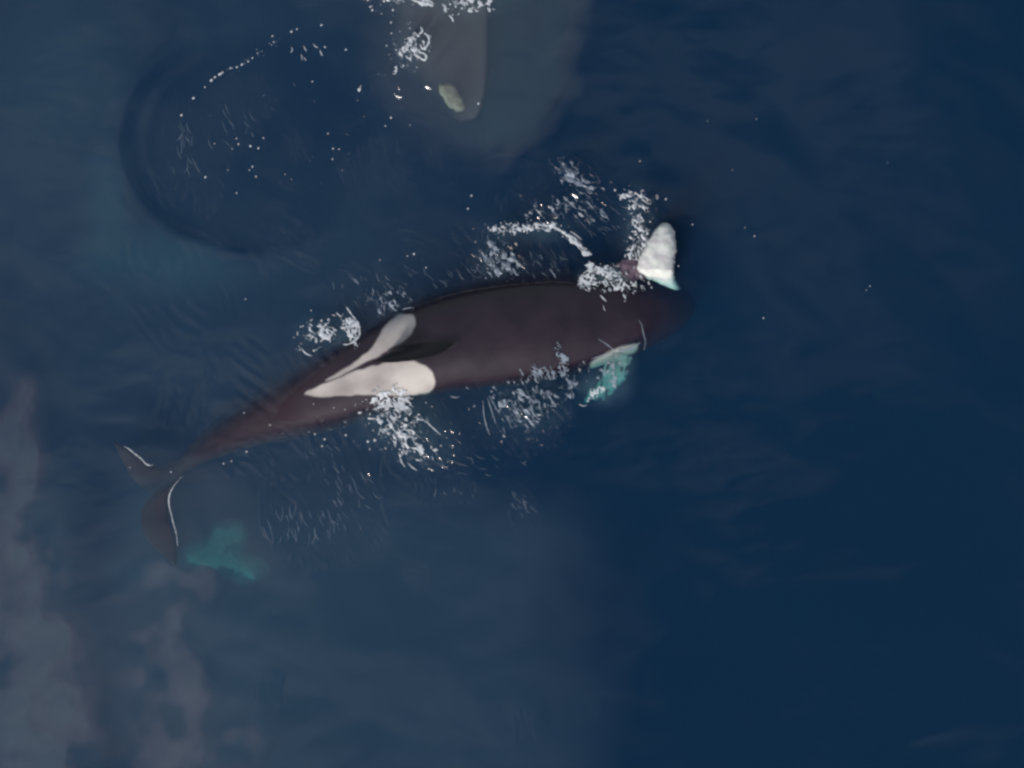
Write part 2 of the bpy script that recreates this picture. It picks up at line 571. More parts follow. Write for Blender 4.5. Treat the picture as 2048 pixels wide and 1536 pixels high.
    for poly, soft in ((saddle_r, 2.5), (saddle_l, 3)):
        sd = poly_sd(poly, px + wx, py + wy)
        pale = np.maximum(pale, smooth01(-soft, soft, sd) * near)
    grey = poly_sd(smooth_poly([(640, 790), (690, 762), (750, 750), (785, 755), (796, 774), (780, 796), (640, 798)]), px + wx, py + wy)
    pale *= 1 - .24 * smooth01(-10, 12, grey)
    for poly in (eye_r, eye_l):
        sd = poly_sd(poly, px + wx, py + wy)
        pale = np.maximum(pale, smooth01(-4, 4, sd) * (co[:, 2] < 0.05) * (no[:, 2] > -.1))
    onb = np.zeros(n, bool)
    for i in np.nonzero(no[:, 2] < -.4)[0]:
        hit = body_bvh.find_nearest(Vector(co[i]))
        onb[i] = hit[3] is not None and hit[3] < .03
    belly = smooth01(.45, .8, -no[:, 2]) * (px > 700) * (px < 1360) * onb
    pale = np.maximum(pale, belly)
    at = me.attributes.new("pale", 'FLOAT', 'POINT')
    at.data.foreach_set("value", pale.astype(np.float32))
    fin = np.zeros(n)
    for i in np.nonzero((px > 700) & (px < 960) & (py > 600) & (py < 760) & (co[:, 2] > .1))[0]:
        fin[i] = smooth01(.02, .05, np.float64(body_bvh.find_nearest(Vector(co[i]))[3] or 9))
    rear = smooth01(760, 520, px + wx * 4) * (1 - pale)
    for nm, val in (("fin", fin), ("rear", rear)):
        a2 = me.attributes.new(nm, 'FLOAT', 'POINT'); a2.data.foreach_set("value", np.asarray(val, np.float32))
    me.update()
    tag(ob, "black killer whale with pale saddle patches and tilted dorsal fin, swimming at the surface", "killer whale")
    return ob


whale = build_whale()
_vs = [v.co.copy() for v in whale.data.vertices]
WBVH = BVHTree.FromPolygons(_vs, [tuple(p.vertices) for p in whale.data.polygons])


def second_whale():
    o = whale.copy(); COL.objects.link(o)
    o.data = whale.data.copy()
    o.data.attributes["pale"].data.foreach_set("value", np.zeros(len(o.data.vertices), np.float32))
    o.data.attributes["rear"].data.foreach_set("value", np.full(len(o.data.vertices), .3, np.float32))
    rz = math.radians(-86)
    o.rotation_euler = (0, 0, rz)
    p0 = Vector(P(1390, 610, -.25)); p0.rotate(Matrix.Rotation(rz, 3, 'Z'))
    o.location = Vector(P(925, 246, -.68)) - p0
    for k in ("label", "category"): o[k] = whale[k]
    o["label"] = "dim second whale sunk in the brown murk at the top edge"
    return o


second_whale()


def surf(px, py):
    x, y, _ = P(px, py)
    z = water_z(x, y)
    for _ in range(2):
        x, y, _ = P(px, py, z)
        h = WBVH.ray_cast(Vector((x, y, 3)), Vector((0, 0, -1)))
        if h[0] is not None and h[0].z > z: z = h[0].z
    return z


# ------------------------------------------------------------------ height-field solids: flesh and murk
def sheet_solid(name, mat, x0, x1, y0, y1, step, field, smooth=True):
    """field(px,py) -> thickness, top z (m); a closed solid where thickness > 0"""
    xs = np.arange(x0, x1 + step, step); ys = np.arange(y0, y1 + step, step)
    A, B = np.meshgrid(xs, ys, indexing='ij')
    t, z = field(A, B)
    t = t.copy(); t[0, :] = t[-1, :] = 0; t[:, 0] = t[:, -1] = 0
    on = t > 1e-4
    cell = on[:-1, :-1] | on[1:, :-1] | on[1:, 1:] | on[:-1, 1:]
    used = np.zeros(on.shape, bool)
    for di in (0, 1):
        for dj in (0, 1):
            used[di:on.shape[0] - 1 + di, dj:on.shape[1] - 1 + dj] |= cell
    ti = np.full(on.shape, -1); bi = np.full(on.shape, -1); verts = []
    for i, j in zip(*np.nonzero(used)):
        ti[i, j] = bi[i, j] = len(verts)
        verts.append(P(A[i, j], B[i, j], z[i, j]))
        if on[i, j]:
            bi[i, j] = len(verts)
            q = verts[-1]
            verts.append((q[0], q[1], z[i, j] - t[i, j]))
    faces = []
    for i, j in zip(*np.nonzero(cell)):
        c = [(i, j), (i, j + 1), (i + 1, j + 1), (i + 1, j)]
        faces.append(tuple(ti[q] for q in c))
        f = [bi[q] for q in c[::-1]]
        faces.append(tuple(f))
    return link_mesh(name, verts, faces, mat, smooth)


N1, N2, N3 = Noise2(11), Noise2(12), Noise2(13)


def flesh(name, mat, poly, thick, zfun, soft, label, step=2.0, lump=.35, wob=6.0, holes=0.0):
    poly = smooth_poly(poly, 2)
    xs = [p[0] for p in poly]; ys = [p[1] for p in poly]

    def field(A, B):
        wa = (N1.fbm(A / 16, B / 16, 3) - .5) * 2 * wob; wb = (N2.fbm(A / 16, B / 16, 3) - .5) * 2 * wob
        sd = poly_sd(poly, A + wa, B + wb)
        if holes: sd = sd - holes * np.clip(N3.fbm(A / 7 + B / 22, B / 16 + 30, 2) - .42, 0, 1) * 60
        k = np.clip(sd / soft, 0, 1)
        dome = np.sqrt(np.clip(1 - (1 - k) ** 2, 0, 1))
        t = thick * dome * (1 - lump + 2 * lump * N3.fbm(A / 22, B / 22, 3))
        return t * (sd > 0), zfun(A, B) + t * .55
    ob = sheet_solid(name, mat, min(xs) - 10, max(xs) + 10, min(ys) - 10, max(ys) + 10, step, field)
    tag(ob, label, "prey")
    return ob


flesh("flesh_piece", M_LOBE,
      [(1331, 444), (1346, 460), (1352, 485), (1350, 515), (1345, 540), (1351, 560), (1363, 583), (1370, 600), (1352, 593), (1330, 576), (1310, 560), (1285, 550), (1272, 534), (1279, 510), (1296, 486), (1310, 458)],
      .15, lambda A, B: .015 - .0060 * np.maximum(0, B - 540) + .0006 * np.minimum(0, B - 500), 24,
      "thick white lobe of flesh sticking out beside the whale's snout", lump=.12, wob=4)
flesh("flesh_piece", M_MAUVE,
      [(1232, 528), (1252, 514), (1276, 514), (1290, 528), (1298, 548), (1282, 562), (1258, 560), (1240, 546)],
      .04, lambda A, B: np.full(A.shape, -.045), 16,
      "soft mauve shred between the white lobe and the splash ring")
flesh("flesh_piece", M_SCRAP,
      [(1286, 684), (1272, 701), (1264, 722), (1250, 752), (1236, 778), (1220, 792), (1198, 804), (1172, 806), (1164, 794), (1190, 778), (1205, 752), (1210, 728), (1232, 707), (1262, 695)],
      .06, lambda A, B: -.14 - .0030 * np.maximum(0, B - 695), 14,
      "pale torn flap trailing under water below the whale's head", holes=.75, wob=9)
flesh("flesh_piece", M_SCRAP,
      [(368, 1112), (400, 1097), (424, 1078), (430, 1055), (456, 1046), (486, 1060), (480, 1078), (458, 1090), (454, 1104), (482, 1118), (512, 1138), (516, 1160), (490, 1152), (458, 1140), (428, 1134), (392, 1130)],
      .10, lambda A, B: np.full(A.shape, -.66), 14,
      "forked scrap glowing teal, sunk beside the whale's tail flukes", holes=.10, wob=9)
flesh("flesh_piece", M_YEL,
      [(876, 170), (896, 166), (914, 178), (928, 200), (934, 218), (916, 224), (904, 214), (890, 196), (880, 190)],
      .06, lambda A, B: np.full(A.shape, -.10), 12,
      "small yellowish scrap floating in the brown cloud at the top")


# ------------------------------------------------------------------ murk drifting in the water, and volumes imitating cloud reflections
def murk(name, mat, box, step, field, label):
    ob = sheet_solid(name, mat, *box, step, field, True)
    tag(ob, label, "murk", kind="stuff")
    return ob


M_BROWN = murk_material("brown_murk", (.46, .31, .32), (.03, .12, .12))
M_RED = murk_material("red_murk", (.85, .50, .55), (.10, .40, .40))
M_SILT_SHEEN = murk_material("grey_murk_sheen", (.36, .36, .50), (.04, .05, .0))  # grey murk, thickened to imitate reflected cloud


def f_brown(A, B):
    poly = smooth_poly([(700, -260), (1190, -260), (1188, 60), (1172, 140), (1130, 225), (1065, 300), (1000, 325), (900, 325), (820, 280), (750, 190), (715, 60)], 3)
    wa = (N1.fbm(A / 90, B / 90, 4) - .5) * 70; wb = (N2.fbm(A / 90, B / 90, 4) - .5) * 70
    sd = poly_sd(poly, A + wa, B + wb)
    left = smooth01(-20, 190, sd)
    right = smooth01(-12, 70, sd)
    m = smooth01(900, 1010, A)
    t = .42 * (left * (1 - m) + right * m) * (.55 + .9 * N3.fbm(A / 120, B / 120, 4))
    return np.maximum(t - .005, 0), np.full(A.shape, -.035)


def f_red(A, B):
    poly = smooth_poly([(770, -260), (972, -260), (976, 40), (974, 150), (964, 225), (940, 252), (890, 225), (830, 165), (780, 90)], 2)
    wa = (N1.fbm(A / 60, B / 60, 4) - .5) * 26; wb = (N2.fbm(A / 60, B / 60, 4) - .5) * 26
    sd = poly_sd(poly, A + wa * (A < 940), B + wb)
    m = smooth01(880, 960, A)
    t = .30 * (smooth01(-5, 110, sd) * (1 - m) + smooth01(-2, 14, sd) * m) * (.5 + 1.0 * N3.fbm(A / 70, B / 70, 4))
    t *= (1 + .6 * np.exp(-((A - 955) / 16) ** 2))
    return np.maximum(t - .004, 0), np.full(A.shape, -.03)


def f_silt_sheen(A, B):  # thickness also draws in the cloud reflection
    wa = (N1.fbm(A / 130, B / 130, 5) - .5) * 170; wb = (N2.fbm(A / 130, B / 130, 5) - .5) * 170
    X, Y = A + wa, B + wb
    base = .12 * smooth01(1260, 420, X + .10 * (Y - 700))
    base *= smooth01(-500, 300, Y) * .45 + .55
    t = base * (.6 + .8 * N3.fbm(A / 210, B / 210, 4))
    # wide pale sheet below the whale, ending in a soft edge
    t += .13 * smooth01(1330, 980, A + wa * 1.1) * smooth01(930, 1090, B + wb * .3) * (.7 + .6 * N2.fbm(A / 150, B / 150, 4))
    for (cx, cy_, sx, sy, a) in ((330, 530, 110, 46, .5), (215, 420, 40, 100, .4), (120, 150, 130, 200, .12), (310, 1010, 45, 80, .12), (310, 1165, 70, 35, .25)):
        t += a * np.exp(-((A + wa * .55 - cx) / sx) ** 2 - ((B + wb * .55 - cy_) / sy) ** 2)
    # clear water welling up in the ring
    r = np.sqrt((A - 500) ** 2 + ((B - 280) * 1.18) ** 2) + wa * .12
    clear = smooth01(268, 215, r)
    t *= 1 - .42 * clear
    t *= 1 - (.35 + .7 * N2.fbm(A / 70, B / 70, 3)) * np.exp(-((r - 252) / 22) ** 2) * smooth01(-.2, .5, -((A - 500) * .7 - (B - 280) * .7) / (r + 1))
    # dark gaps
    for (cx, cy_, sx, sy, a) in ((200, 1060, 70, 190, .75), (330, 850, 80, 60, .6), (210, 1440, 45, 160, .6), (330, 90, 60, 110, .4)):
        t *= 1 - a * np.exp(-((A + wa * .4 - cx) / sx) ** 2 - ((B + wb * .4 - cy_) / sy) ** 2)
    return np.maximum(t - .012, 0), np.full(A.shape, -.04)


murk("murk_and_reflection", M_BROWN, (560, 1320, -280, 420), 8, f_brown, "broad brown murky cloud spreading in the water at the top")
murk("murk_and_reflection", M_RED, (700, 1000, -280, 300), 5, f_red, "reddish murk under the white foam at the top edge")
M_BUB = murk_material("bubbles_and_halo", (.8, 1.2, 1.5), (.02, .0, .0))


def f_bubbles(A, B):
    w = .35 + 1.3 * N1.fbm(A / 22, B / 22, 4)
    t = np.zeros(A.shape)
    for (cx, cy_, sx, sy, a) in ((790, 835, 70, 55, .085), (845, 895, 55, 45, .045), (650, 664, 55, 28, .06), (703, 662, 18, 30, .06), (1205, 552, 45, 22, .07), (1275, 450, 30, 70, .06), (1060, 462, 90, 22, .05),
                                 (985, 520, 36, 36, .045), (1050, 815, 80, 60, .04), (1205, 775, 40, 28, .15), (825, 95, 34, 40, .07), (900, 5, 110, 30, .06), (1238, 725, 24, 36, .16)):  # includes a halo added to blur the torn flap
        t += a * np.exp(-((A - cx) / sx) ** 2 - ((B - cy_) / sy) ** 2)
    return np.maximum(t * w - .006, 0), np.full(A.shape, -.012)


murk("bubbles_and_halo", M_BUB, (560, 1400, -120, 980), 5, f_bubbles, "pale aerated water under the splashes around the whale")


def f_halo(A, B):
    w = .4 + 1.2 * N2.fbm(A / 30, B / 30, 4)
    t = .22 * np.exp(-((A - 405) / 42) ** 2 - ((B - 1112) / 24) ** 2) + .24 * np.exp(-((A - 455) / 30) ** 2 - ((B - 1075) / 28) ** 2) + .24 * np.exp(-((A - 485) / 40) ** 2 - ((B - 1138) / 24) ** 2)
    return np.maximum(t * w - .03, 0), np.full(A.shape, -.40)


M_HALO = murk_material("scrap_halo", (2.2, 3.4, 3.8), (.05, .0, .0))  # added halo imitating light scattered around the sunken scrap
murk("bubbles_and_halo", M_HALO, (300, 600, 1000, 1220), 5, f_halo, "milky halo added to blur the sunken teal scrap")
M_CLOUD_SHEEN = murk_material("mauve_cloud_sheen", (.78, .45, .54), (.20, .38, .28))  # volume added to imitate cloud reflections at lower left


def f_cloud_sheen(A, B):
    wa = (N1.fbm(A / 70 + 9, B / 110, 5) - .5) * 95; wb = (N2.fbm(A / 70, B / 110 + 7, 5) - .5) * 120
    X, Y = A + wa, B + wb
    t = np.zeros(A.shape)
    for (cx, cy_, sx, sy, a) in ((20, 960, 62, 120, .26), (55, 1110, 62, 70, .20), (30, 1210, 60, 70, .16), (60, 1330, 95, 120, .24), (70, 1480, 90, 110, .28), (90, 1700, 130, 160, .26), (-140, 1150, 120, 420, .26),
                                 (318, 1255, 58, 60, .17), (340, 1360, 70, 90, .14), (320, 1480, 100, 80, .16), (470, 1500, 80, 55, .12), (330, 1175, 90, 26, .10), (20, 850, 24, 60, .12), (400, 1680, 190, 130, .16)):
        g = np.exp(-((X - cx) / sx) ** 2 - ((Y - cy_) / sy) ** 2)
        t += a * (.35 * g + .75 * smooth01(.25, .75, g))
    t *= 2.9 * smooth01(.22, .85, N3.fbm(A / 80, B / 80, 4))
    return np.maximum(t - .012, 0), np.full(A.shape, -.03)


murk("murk_and_reflection", M_CLOUD_SHEEN, (-420, 720, 700, 2000), 8, f_cloud_sheen, "pale mauve-grey billowing columns painted as cloud reflections in the lower left corner")
murk("murk_and_reflection", M_SILT_SHEEN, (-900, 1500, -700, 2200), 12, f_silt_sheen, "grey drifting murk and painted cloud reflection across the left half of the sea")


# ------------------------------------------------------------------ foam and spray
class Foam:
    def __init__(self):
        self.v, self.f = [], []

    def drop(self, px, py, r, el=1.0, ang=0.0, dz=0.0):
        """irregular squashed bead, r in px"""
        z = surf(px, py) + dz + .003
        cx, cy_, _ = P(px, py, z)
        R = .76 * r / S
        b = len(self.v)
        ca, sa = math.cos(-ang), math.sin(-ang)
        rings = [(.0, 1.0), (.75, .62), (1.0, 0.0), (.7, -.6)]
        m = 7
        self.v.append((cx, cy_, z + R * .8))
        for k, (rr, zz) in enumerate(rings[1:]):
            for j in range(m):
                a = 6.283 * j / m + .3 * k
                q = rr * R * (.8 + .4 * random.random())
                u, w = q * math.cos(a) * el, q * math.sin(a)
                self.v.append((cx + u * ca - w * sa, cy_ + u * sa + w * ca, z + zz * R * .8))
        for j in range(m):
            self.f.append((b, b + 1 + j, b + 1 + (j + 1) % m))
        for k in range(2):
            for j in range(m):
                a0 = b + 1 + k * m + j; a1 = b + 1 + k * m + (j + 1) % m
                self.f.append((a0, a0 + m, a1 + m, a1))
        self.f.append(tuple(b + 1 + 2 * m + j for j in range(m))[::-1])

    def strand(self, pts, wid, taper=True, wob=.35, dz=0.0):
        """wiggly bead-like ribbon of foam along px points, wid = half width px"""
        pts = np.array(pts, float)
        L = np.sum(np.hypot(*np.diff(pts, axis=0).T))
        n = max(4, int(L / 3.0))
        sp = spline(pts, n)
        tan = np.gradient(sp, axis=0)
        b = len(self.v); m = 6
        zs = np.array([surf(*q) for q in sp])
        zs = np.convolve(np.pad(zs, 2, mode='edge'), np.ones(5) / 5, 'valid')
        for i in range(n):
            t = i / (n - 1)
            w = wid * (1 - wob + 2 * wob * random.random())
            if taper: w *= max(.12, math.sin(math.pi * (t * .9 + .05)) ** .6)
            d = tan[i] / (np.linalg.norm(tan[i]) + 1e-6)
            for j in range(m):
                a = 6.283 * j / m
                off = w * math.cos(a)
                x, y, z = P(sp[i][0] - d[1] * off, sp[i][1] + d[0] * off, zs[i] + dz + .002 + w / S * .7 * (math.sin(a) + .3))
                self.v.append((x, y, z))
        for i in range(n - 1):
            for j in range(m):
                k = (j + 1) % m
                self.f.append((b + i * m + j, b + i * m + k, b + (i + 1) * m + k, b + (i + 1) * m + j))
        self.f.append(tuple(b + j for j in range(m))[::-1]); self.f.append(tuple(b + (n - 1) * m + j for j in range(m)))

    def worm(self, px, py, ang, length, wid, curl=.5):
        """short random curved strand; ang in picture degrees"""
        a = math.radians(ang); pts = []
        n = max(3, int(length / 5))
        k = random.gauss(0, curl) / n
        x, y = px - math.cos(a) * length / 2, py - math.sin(a) * length / 2
        for i in range(n + 1):
            pts.append((x, y)); x += math.cos(a) * length / n; y += math.sin(a) * length / n
            a += k * 2 + random.gauss(0, curl * .22)
        self.strand(pts, wid)

    def scatter(self, n, cx, cy, rx, ry, rmin, rmax, rot=0, power=.5):
        for _ in range(n):
            r = random.random() ** power; t = random.random() * 6.283
            u, w = rx * r * math.cos(t), ry * r * math.sin(t)
            c, s = math.cos(math.radians(rot)), math.sin(math.radians(rot))
            self.drop(cx + u * c - w * s, cy + u * s + w * c, rmin + (rmax - rmin) * random.random() ** 2.2, 1 + random.random() * .7, random.random() * 3.14)

    def worms(self, n, cx, cy, rx, ry, ang, spread, lmin, lmax, wmin, wmax, rot=0, curl=.5, power=.5):
        for _ in range(n):
            r = random.random() ** power; t = random.random() * 6.283
            u, w = rx * r * math.cos(t), ry * r * math.sin(t)
            c, s = math.cos(math.radians(rot)), math.sin(math.radians(rot))
            self.worm(cx + u * c - w * s, cy + u * s + w * c, ang + random.gauss(0, spread), random.uniform(lmin, lmax), random.uniform(wmin, wmax), curl)

    def lace(self, cx, cy, rx, ry, rot=0.0, ang=60.0, stretch=1.0, scale=11.0, cover=.5, seed=1, thick=2.0, step=1.0, sharp=1.0):
        """net of foam threads inside a soft ellipse; threads run along ang when stretch > 1"""
        c, s = math.cos(math.radians(rot)), math.sin(math.radians(rot))
        R_ = max(rx, ry) * 1.15
        xs = np.arange(cx - R_, cx + R_, step); A, B = np.meshgrid(xs, xs - cx + cy, indexing='ij')
        u, w = (A - cx) * c + (B - cy) * s, -(A - cx) * s + (B - cy) * c
        na, nb, nc = Noise2(seed), Noise2(seed + 100), Noise2(seed + 200)
        e = np.sqrt((u / rx) ** 2 + (w / ry) ** 2) + (nc.fbm(A / 24, B / 24, 3) - .5) * .9
        m = smooth01(1.0, .25, e) ** sharp
        ca, sa = math.cos(math.radians(ang)), math.sin(math.radians(ang))
        scale = scale * .72
        U = (A * ca + B * sa) / (scale * stretch); W = (-A * sa + B * ca) / scale
        U = U + (na.fbm(A / 17, B / 17, 2) - .5) * 1.6 / stretch; W = W + (nb.fbm(A / 17 + 40, B / 17, 2) - .5) * 1.6
        r1 = 1 - np.abs(2 * na.at(U, W) - 1); r2 = 1 - np.abs(2 * nb.at(U * 1.7 + 9, W * 1.7) - 1)
        patch = nc.fbm(A / 9 + 70, B / 9, 2)
        v = np.maximum(r1, r2 * .97) * (.72 + .56 * patch)
        thr = 1.08 - .45 * cover * m
        t = np.clip((v - thr) / .22, 0, 1) * (m > .05)
        on = t > 0
        cell = on[:-1, :-1] & on[1:, 1:]
        used = np.zeros(on.shape, bool)
        for di in (0, 1):
            for dj in (0, 1):
                used[di:on.shape[0] - 1 + di, dj:on.shape[1] - 1 + dj] |= cell
        ti = np.full(on.shape, -1); bi = np.full(on.shape, -1)
        for i, j in zip(*np.nonzero(used)):
            z = surf(A[i, j], B[i, j])
            ti[i, j] = len(self.v); self.v.append(P(A[i, j], B[i, j], z + .004 + thick / S * math.sqrt(t[i, j])))
            bi[i, j] = len(self.v); self.v.append(P(A[i, j], B[i, j], z + .002))
        def cell_at(i, j): return 0 <= i < cell.shape[0] and 0 <= j < cell.shape[1] and cell[i, j]
        for i, j in zip(*np.nonzero(cell)):
            q = [(i, j), (i, j + 1), (i + 1, j + 1), (i + 1, j)]
            self.f.append(tuple(ti[k] for k in q)); self.f.append(tuple(bi[k] for k in q[::-1]))
            for (di, dj, a, b) in ((-1, 0, 0, 1), (0, 1, 1, 2), (1, 0, 2, 3), (0, -1, 3, 0)):
                if not cell_at(i + di, j + dj):
                    self.f.append((ti[q[b]], ti[q[a]], bi[q[a]], bi[q[b]]))

    def build(self, name, label, mat=None, cat="foam"):
        ob = link_mesh(name, self.v, self.f, mat or M_FOAM)
        tag(ob, label, cat, kind="stuff")
        return ob


# curl of white water against the whale's left flank
f = Foam()
f.strand([(692, 613), (700, 624), (708, 636)], 1.7, wob=.6)
f.strand([(700, 626), (712, 640), (719, 655), (716, 672), (703, 684)], 1.7, wob=.7)
f.strand([(719, 655), (720, 668), (712, 680), (698, 688), (686, 689)], 1.5, wob=.7)
f.lace(704, 660, 24, 38, rot=-12, ang=70, stretch=1.5, scale=8, cover=1.15, seed=1)
f.lace(642, 664, 62, 34, rot=-22, ang=40, stretch=1.8, scale=10, cover=.72, seed=2)
f.strand([(603, 697), (612, 707), (624, 712)], 1.5)
f.scatter(34, 645, 664, 62, 32, .6, 2.4, rot=-20)
f.drop(643, 641, 3.4); f.drop(628, 701, 3.2); f.drop(606, 652, 2.4); f.drop(642, 682, 2.6); f.drop(622, 621, 2.0); f.drop(595, 665, 2.2)
f.build("splash", "curled white splash against the whale's upper flank behind the dorsal fin")

# splash below the saddle patch
f = Foam()
f.lace(786, 800, 62, 38, rot=0, ang=60, stretch=1.2, scale=9, cover=1.12, seed=3)
f.lace(795, 850, 88, 50, rot=10, ang=50, stretch=1.8, scale=9, cover=.74, seed=4)
f.lace(830, 898, 76, 44, rot=25, ang=56, stretch=3.2, scale=8, cover=.60, seed=5)
f.drop(720, 825, 4, 1.6, -.3); f.drop(766, 793, 3.6); f.drop(748, 800, 3.4); f.drop(736, 883, 3.4); f.drop(750, 880, 3.6, 1.2, 1.2); f.drop(692, 870, 3.0); f.drop(649, 878, 3.0); f.drop(832, 876, 3.6)
f.drop(847, 900, 3.0); f.drop(863, 895, 2.8); f.drop(837, 829, 3.0); f.drop(773, 857, 3.2)
f.scatter(50, 790, 850, 110, 62, .6, 2.0)
f.strand([(850, 840), (864, 854), (882, 870)], 1.1); f.strand([(798, 908), (803, 923), (810, 934)], 1.2); f.strand([(815, 925), (824, 934), (834, 941)], 1.2)
f.build("splash", "broad white splash spraying out below the pale saddle patch")

# glints on the right flank, painted as pale strands
f = Foam()
f.lace(1055, 815, 100, 74, rot=-15, ang=62, stretch=3.6, scale=7.5, cover=.70, seed=6)
f.lace(1085, 745, 72, 26, rot=-8, ang=55, stretch=3.0, scale=7.5, cover=.75, seed=7)
f.strand([(966, 800), (968, 830), (974, 855), (980, 870)], 1.3); f.strand([(975, 795), (983, 820), (992, 848)], 1.3); f.strand([(978, 790), (990, 812), (1000, 828)], 1.1)
f.scatter(8, 987, 784, 9, 13, 1.6, 3.2); f.drop(949, 812, 3.2); f.drop(938, 818, 2.6); f.drop(986, 794, 3.2)
f.scatter(26, 1060, 830, 90, 60, .6, 1.8)
f.strand([(1062, 740), (1072, 748), (1080, 752)], 1.6); f.strand([(1038, 735), (1043, 744), (1047, 752)], 1.4); f.strand([(1062, 732), (1072, 737), (1082, 742)], 1.3)
f.strand([(900, 792), (912, 795), (920, 793)], 1.2); f.strand([(931, 774), (938, 778)], 1.3)
f.build("glint_streaks", "fine slanting painted glints along the whale's lower flank", M_FOAM_GLINT)

f = Foam()
f.lace(1125, 722, 14, 58, rot=-8, ang=65, stretch=2.6, scale=7, cover=.75, seed=8)
f.strand([(1121, 705), (1124, 715), (1130, 728)], 1.2); f.strand([(1133, 757), (1143, 764), (1150, 772)], 1.6); f.strand([(1150, 755), (1148, 766), (1152, 776)], 1.2)
f.lace(1142, 775, 26, 28, ang=60, stretch=3, scale=7, cover=.65, seed=9)
f.build("glint_streaks", "narrow line of painted glint streaks running over the whale's back behind the head", M_FOAM_GLINT)  # glints laid over the back as pale threads

# under the head
f = Foam()
f.strand([(1196, 678), (1210, 686), (1222, 695), (1230, 704)], 1.1); f.strand([(1281, 685), (1268, 693), (1252, 699), (1240, 702)], 1.9)
f.strand([(1230, 703), (1215, 707), (1200, 712), (1182, 718)], 1.0)
f.lace(1225, 738, 32, 44, rot=25, ang=105, stretch=3.2, scale=9, cover=.78, seed=10)
f.build("glint_streaks", "painted bright ripple glints over the pale flap below the head", M_FOAM_GLINT)  # ripple glints painted as pale threads
f = Foam()
f.lace(1192, 784, 32, 16, rot=-32, ang=-30, stretch=1.3, scale=8, cover=1.05, seed=11)
f.drop(1176, 802, 3.2); f.drop(1194, 792, 2.8); f.strand([(1158, 808), (1166, 812), (1174, 810)], 1.0)
f.drop(1167, 724, 2.4); f.scatter(10, 1165, 745, 18, 20, .7, 1.7)
f.build("foam_patch", "small grey-white foam clot at the lower end of the torn flap")

# splash ring on the head
f = Foam()
f.strand([(1180, 583), (1168, 577), (1160, 565), (1164, 550), (1176, 541), (1190, 536), (1206, 536), (1222, 540), (1236, 548), (1244, 560)], 1.4, wob=.8)
f.lace(1176, 564, 24, 24, ang=60, scale=8, cover=1.35, seed=12)
f.lace(1202, 543, 50, 20, rot=8, ang=25, stretch=1.3, scale=8, cover=1.1, seed=13)
f.lace(1222, 562, 56, 34, rot=20, ang=50, stretch=1.6, scale=9, cover=.66, seed=14)
f.drop(1179, 577, 4.6); f.drop(1172, 566, 4.2); f.scatter(26, 1215, 560, 52, 28, .6, 1.8)
f.strand([(1200, 590), (1207, 597), (1213, 603)], 1.5); f.strand([(1246, 587), (1252, 598)], 1.5); f.strand([(1206, 610), (1210, 622)], .9)
f.lace(1272, 566, 34, 34, ang=55, stretch=1.6, scale=8, cover=.58, seed=15)
f.build("splash", "round white splash ring on the left side of the whale's head")

# curved foam line
f = Foam()
f.strand([(1060, 456), (1080, 450), (1100, 452), (1120, 460), (1140, 474), (1160, 490), (1183, 511)], 1.5, wob=.7)
f.strand([(1105, 452), (1122, 462), (1142, 478)], 2.0, wob=.6)
f.lace(1045, 455, 90, 16, rot=-3, ang=25, stretch=1.6, scale=8, cover=.92, seed=16)
f.lace(1140, 476, 62, 10, rot=42, ang=42, stretch=2.4, scale=7, cover=1.0, seed=17)
f.scatter(30, 1050, 454, 90, 14, .7, 2.2)
f.strand([(1140, 462), (1152, 470), (1164, 480)], 1.0); f.strand([(1071, 418), (1078, 425), (1084, 433)], 1.0); f.drop(1045, 457, 2.8); f.drop(1145, 476, 2.8); f.drop(1182, 508, 2.8)
f.build("foam_line", "thin curved white foam line arching above the whale's back")

f = Foam()
f.lace(985, 520, 44, 48, rot=10, ang=60, stretch=1.8, scale=9, cover=.80, seed=18)
f.lace(1018, 528, 34, 38, ang=68, stretch=3, scale=7, cover=.68, seed=19)
f.scatter(34, 985, 500, 46, 46, .6, 2.0)
f.strand([(1098, 537), (1106, 546), (1112, 556)], 1.2)
f.build("foam_patch", "loose lacy foam below the left end of the curved foam line", M_FOAM_GLINT)

f = Foam()
f.lace(1277, 456, 32, 78, rot=-6, ang=62, stretch=1.9, scale=8, cover=.80, seed=20)
f.lace(1268, 395, 54, 30, rot=20, ang=36, stretch=2.6, scale=8, cover=.62, seed=21)
f.lace(1266, 505, 26, 30, ang=85, stretch=2, scale=8, cover=.85, seed=22)
f.scatter(30, 1275, 450, 30, 76, .6, 2.4)
f.drop(1230, 380, 3.0); f.drop(1280, 412, 3.4); f.drop(1276, 432, 3.0); f.drop(1271, 464, 2.6)
f.build("foam_patch", "streaky foam trail leading up from the white lobe at the snout", M_FOAM)

f = Foam()
f.lace(1150, 352, 84, 34, rot=28, ang=38, stretch=3.4, scale=7, cover=.56, seed=23); f.scatter(22, 1150, 355, 70, 30, .6, 1.6, rot=28)
f.lace(1130, 420, 110, 44, ang=42, stretch=3.4, scale=7, cover=.45, seed=24)
f.strand([(1140, 406), (1147, 412), (1152, 417)], 1.2); f.strand([(1160, 352), (1168, 359), (1175, 364)], 1.2); f.strand([(1108, 333), (1114, 337), (1120, 341)], 1.1)
f.build("glint_streaks", "sparse slanting painted glints on dark water above the curved foam line", M_FOAM_GLINT)  # wave glints painted as sparse pale threads

# left flank glints, laid on as pale dashes
f = Foam()
f.lace(768, 600, 64, 34, rot=-10, ang=60, stretch=2.6, scale=7, cover=.60, seed=25); f.strand([(705, 556), (712, 563), (719, 569)], 1.0); f.strand([(745, 575), (748, 587)], 1.0)
f.strand([(805, 619), (815, 616), (828, 615)], 1.2); f.scatter(18, 770, 606, 66, 30, .6, 1.4)
f.build("glint_streaks", "tiny painted glints on disturbed water just above the left saddle patch", M_FOAM_GLINT)

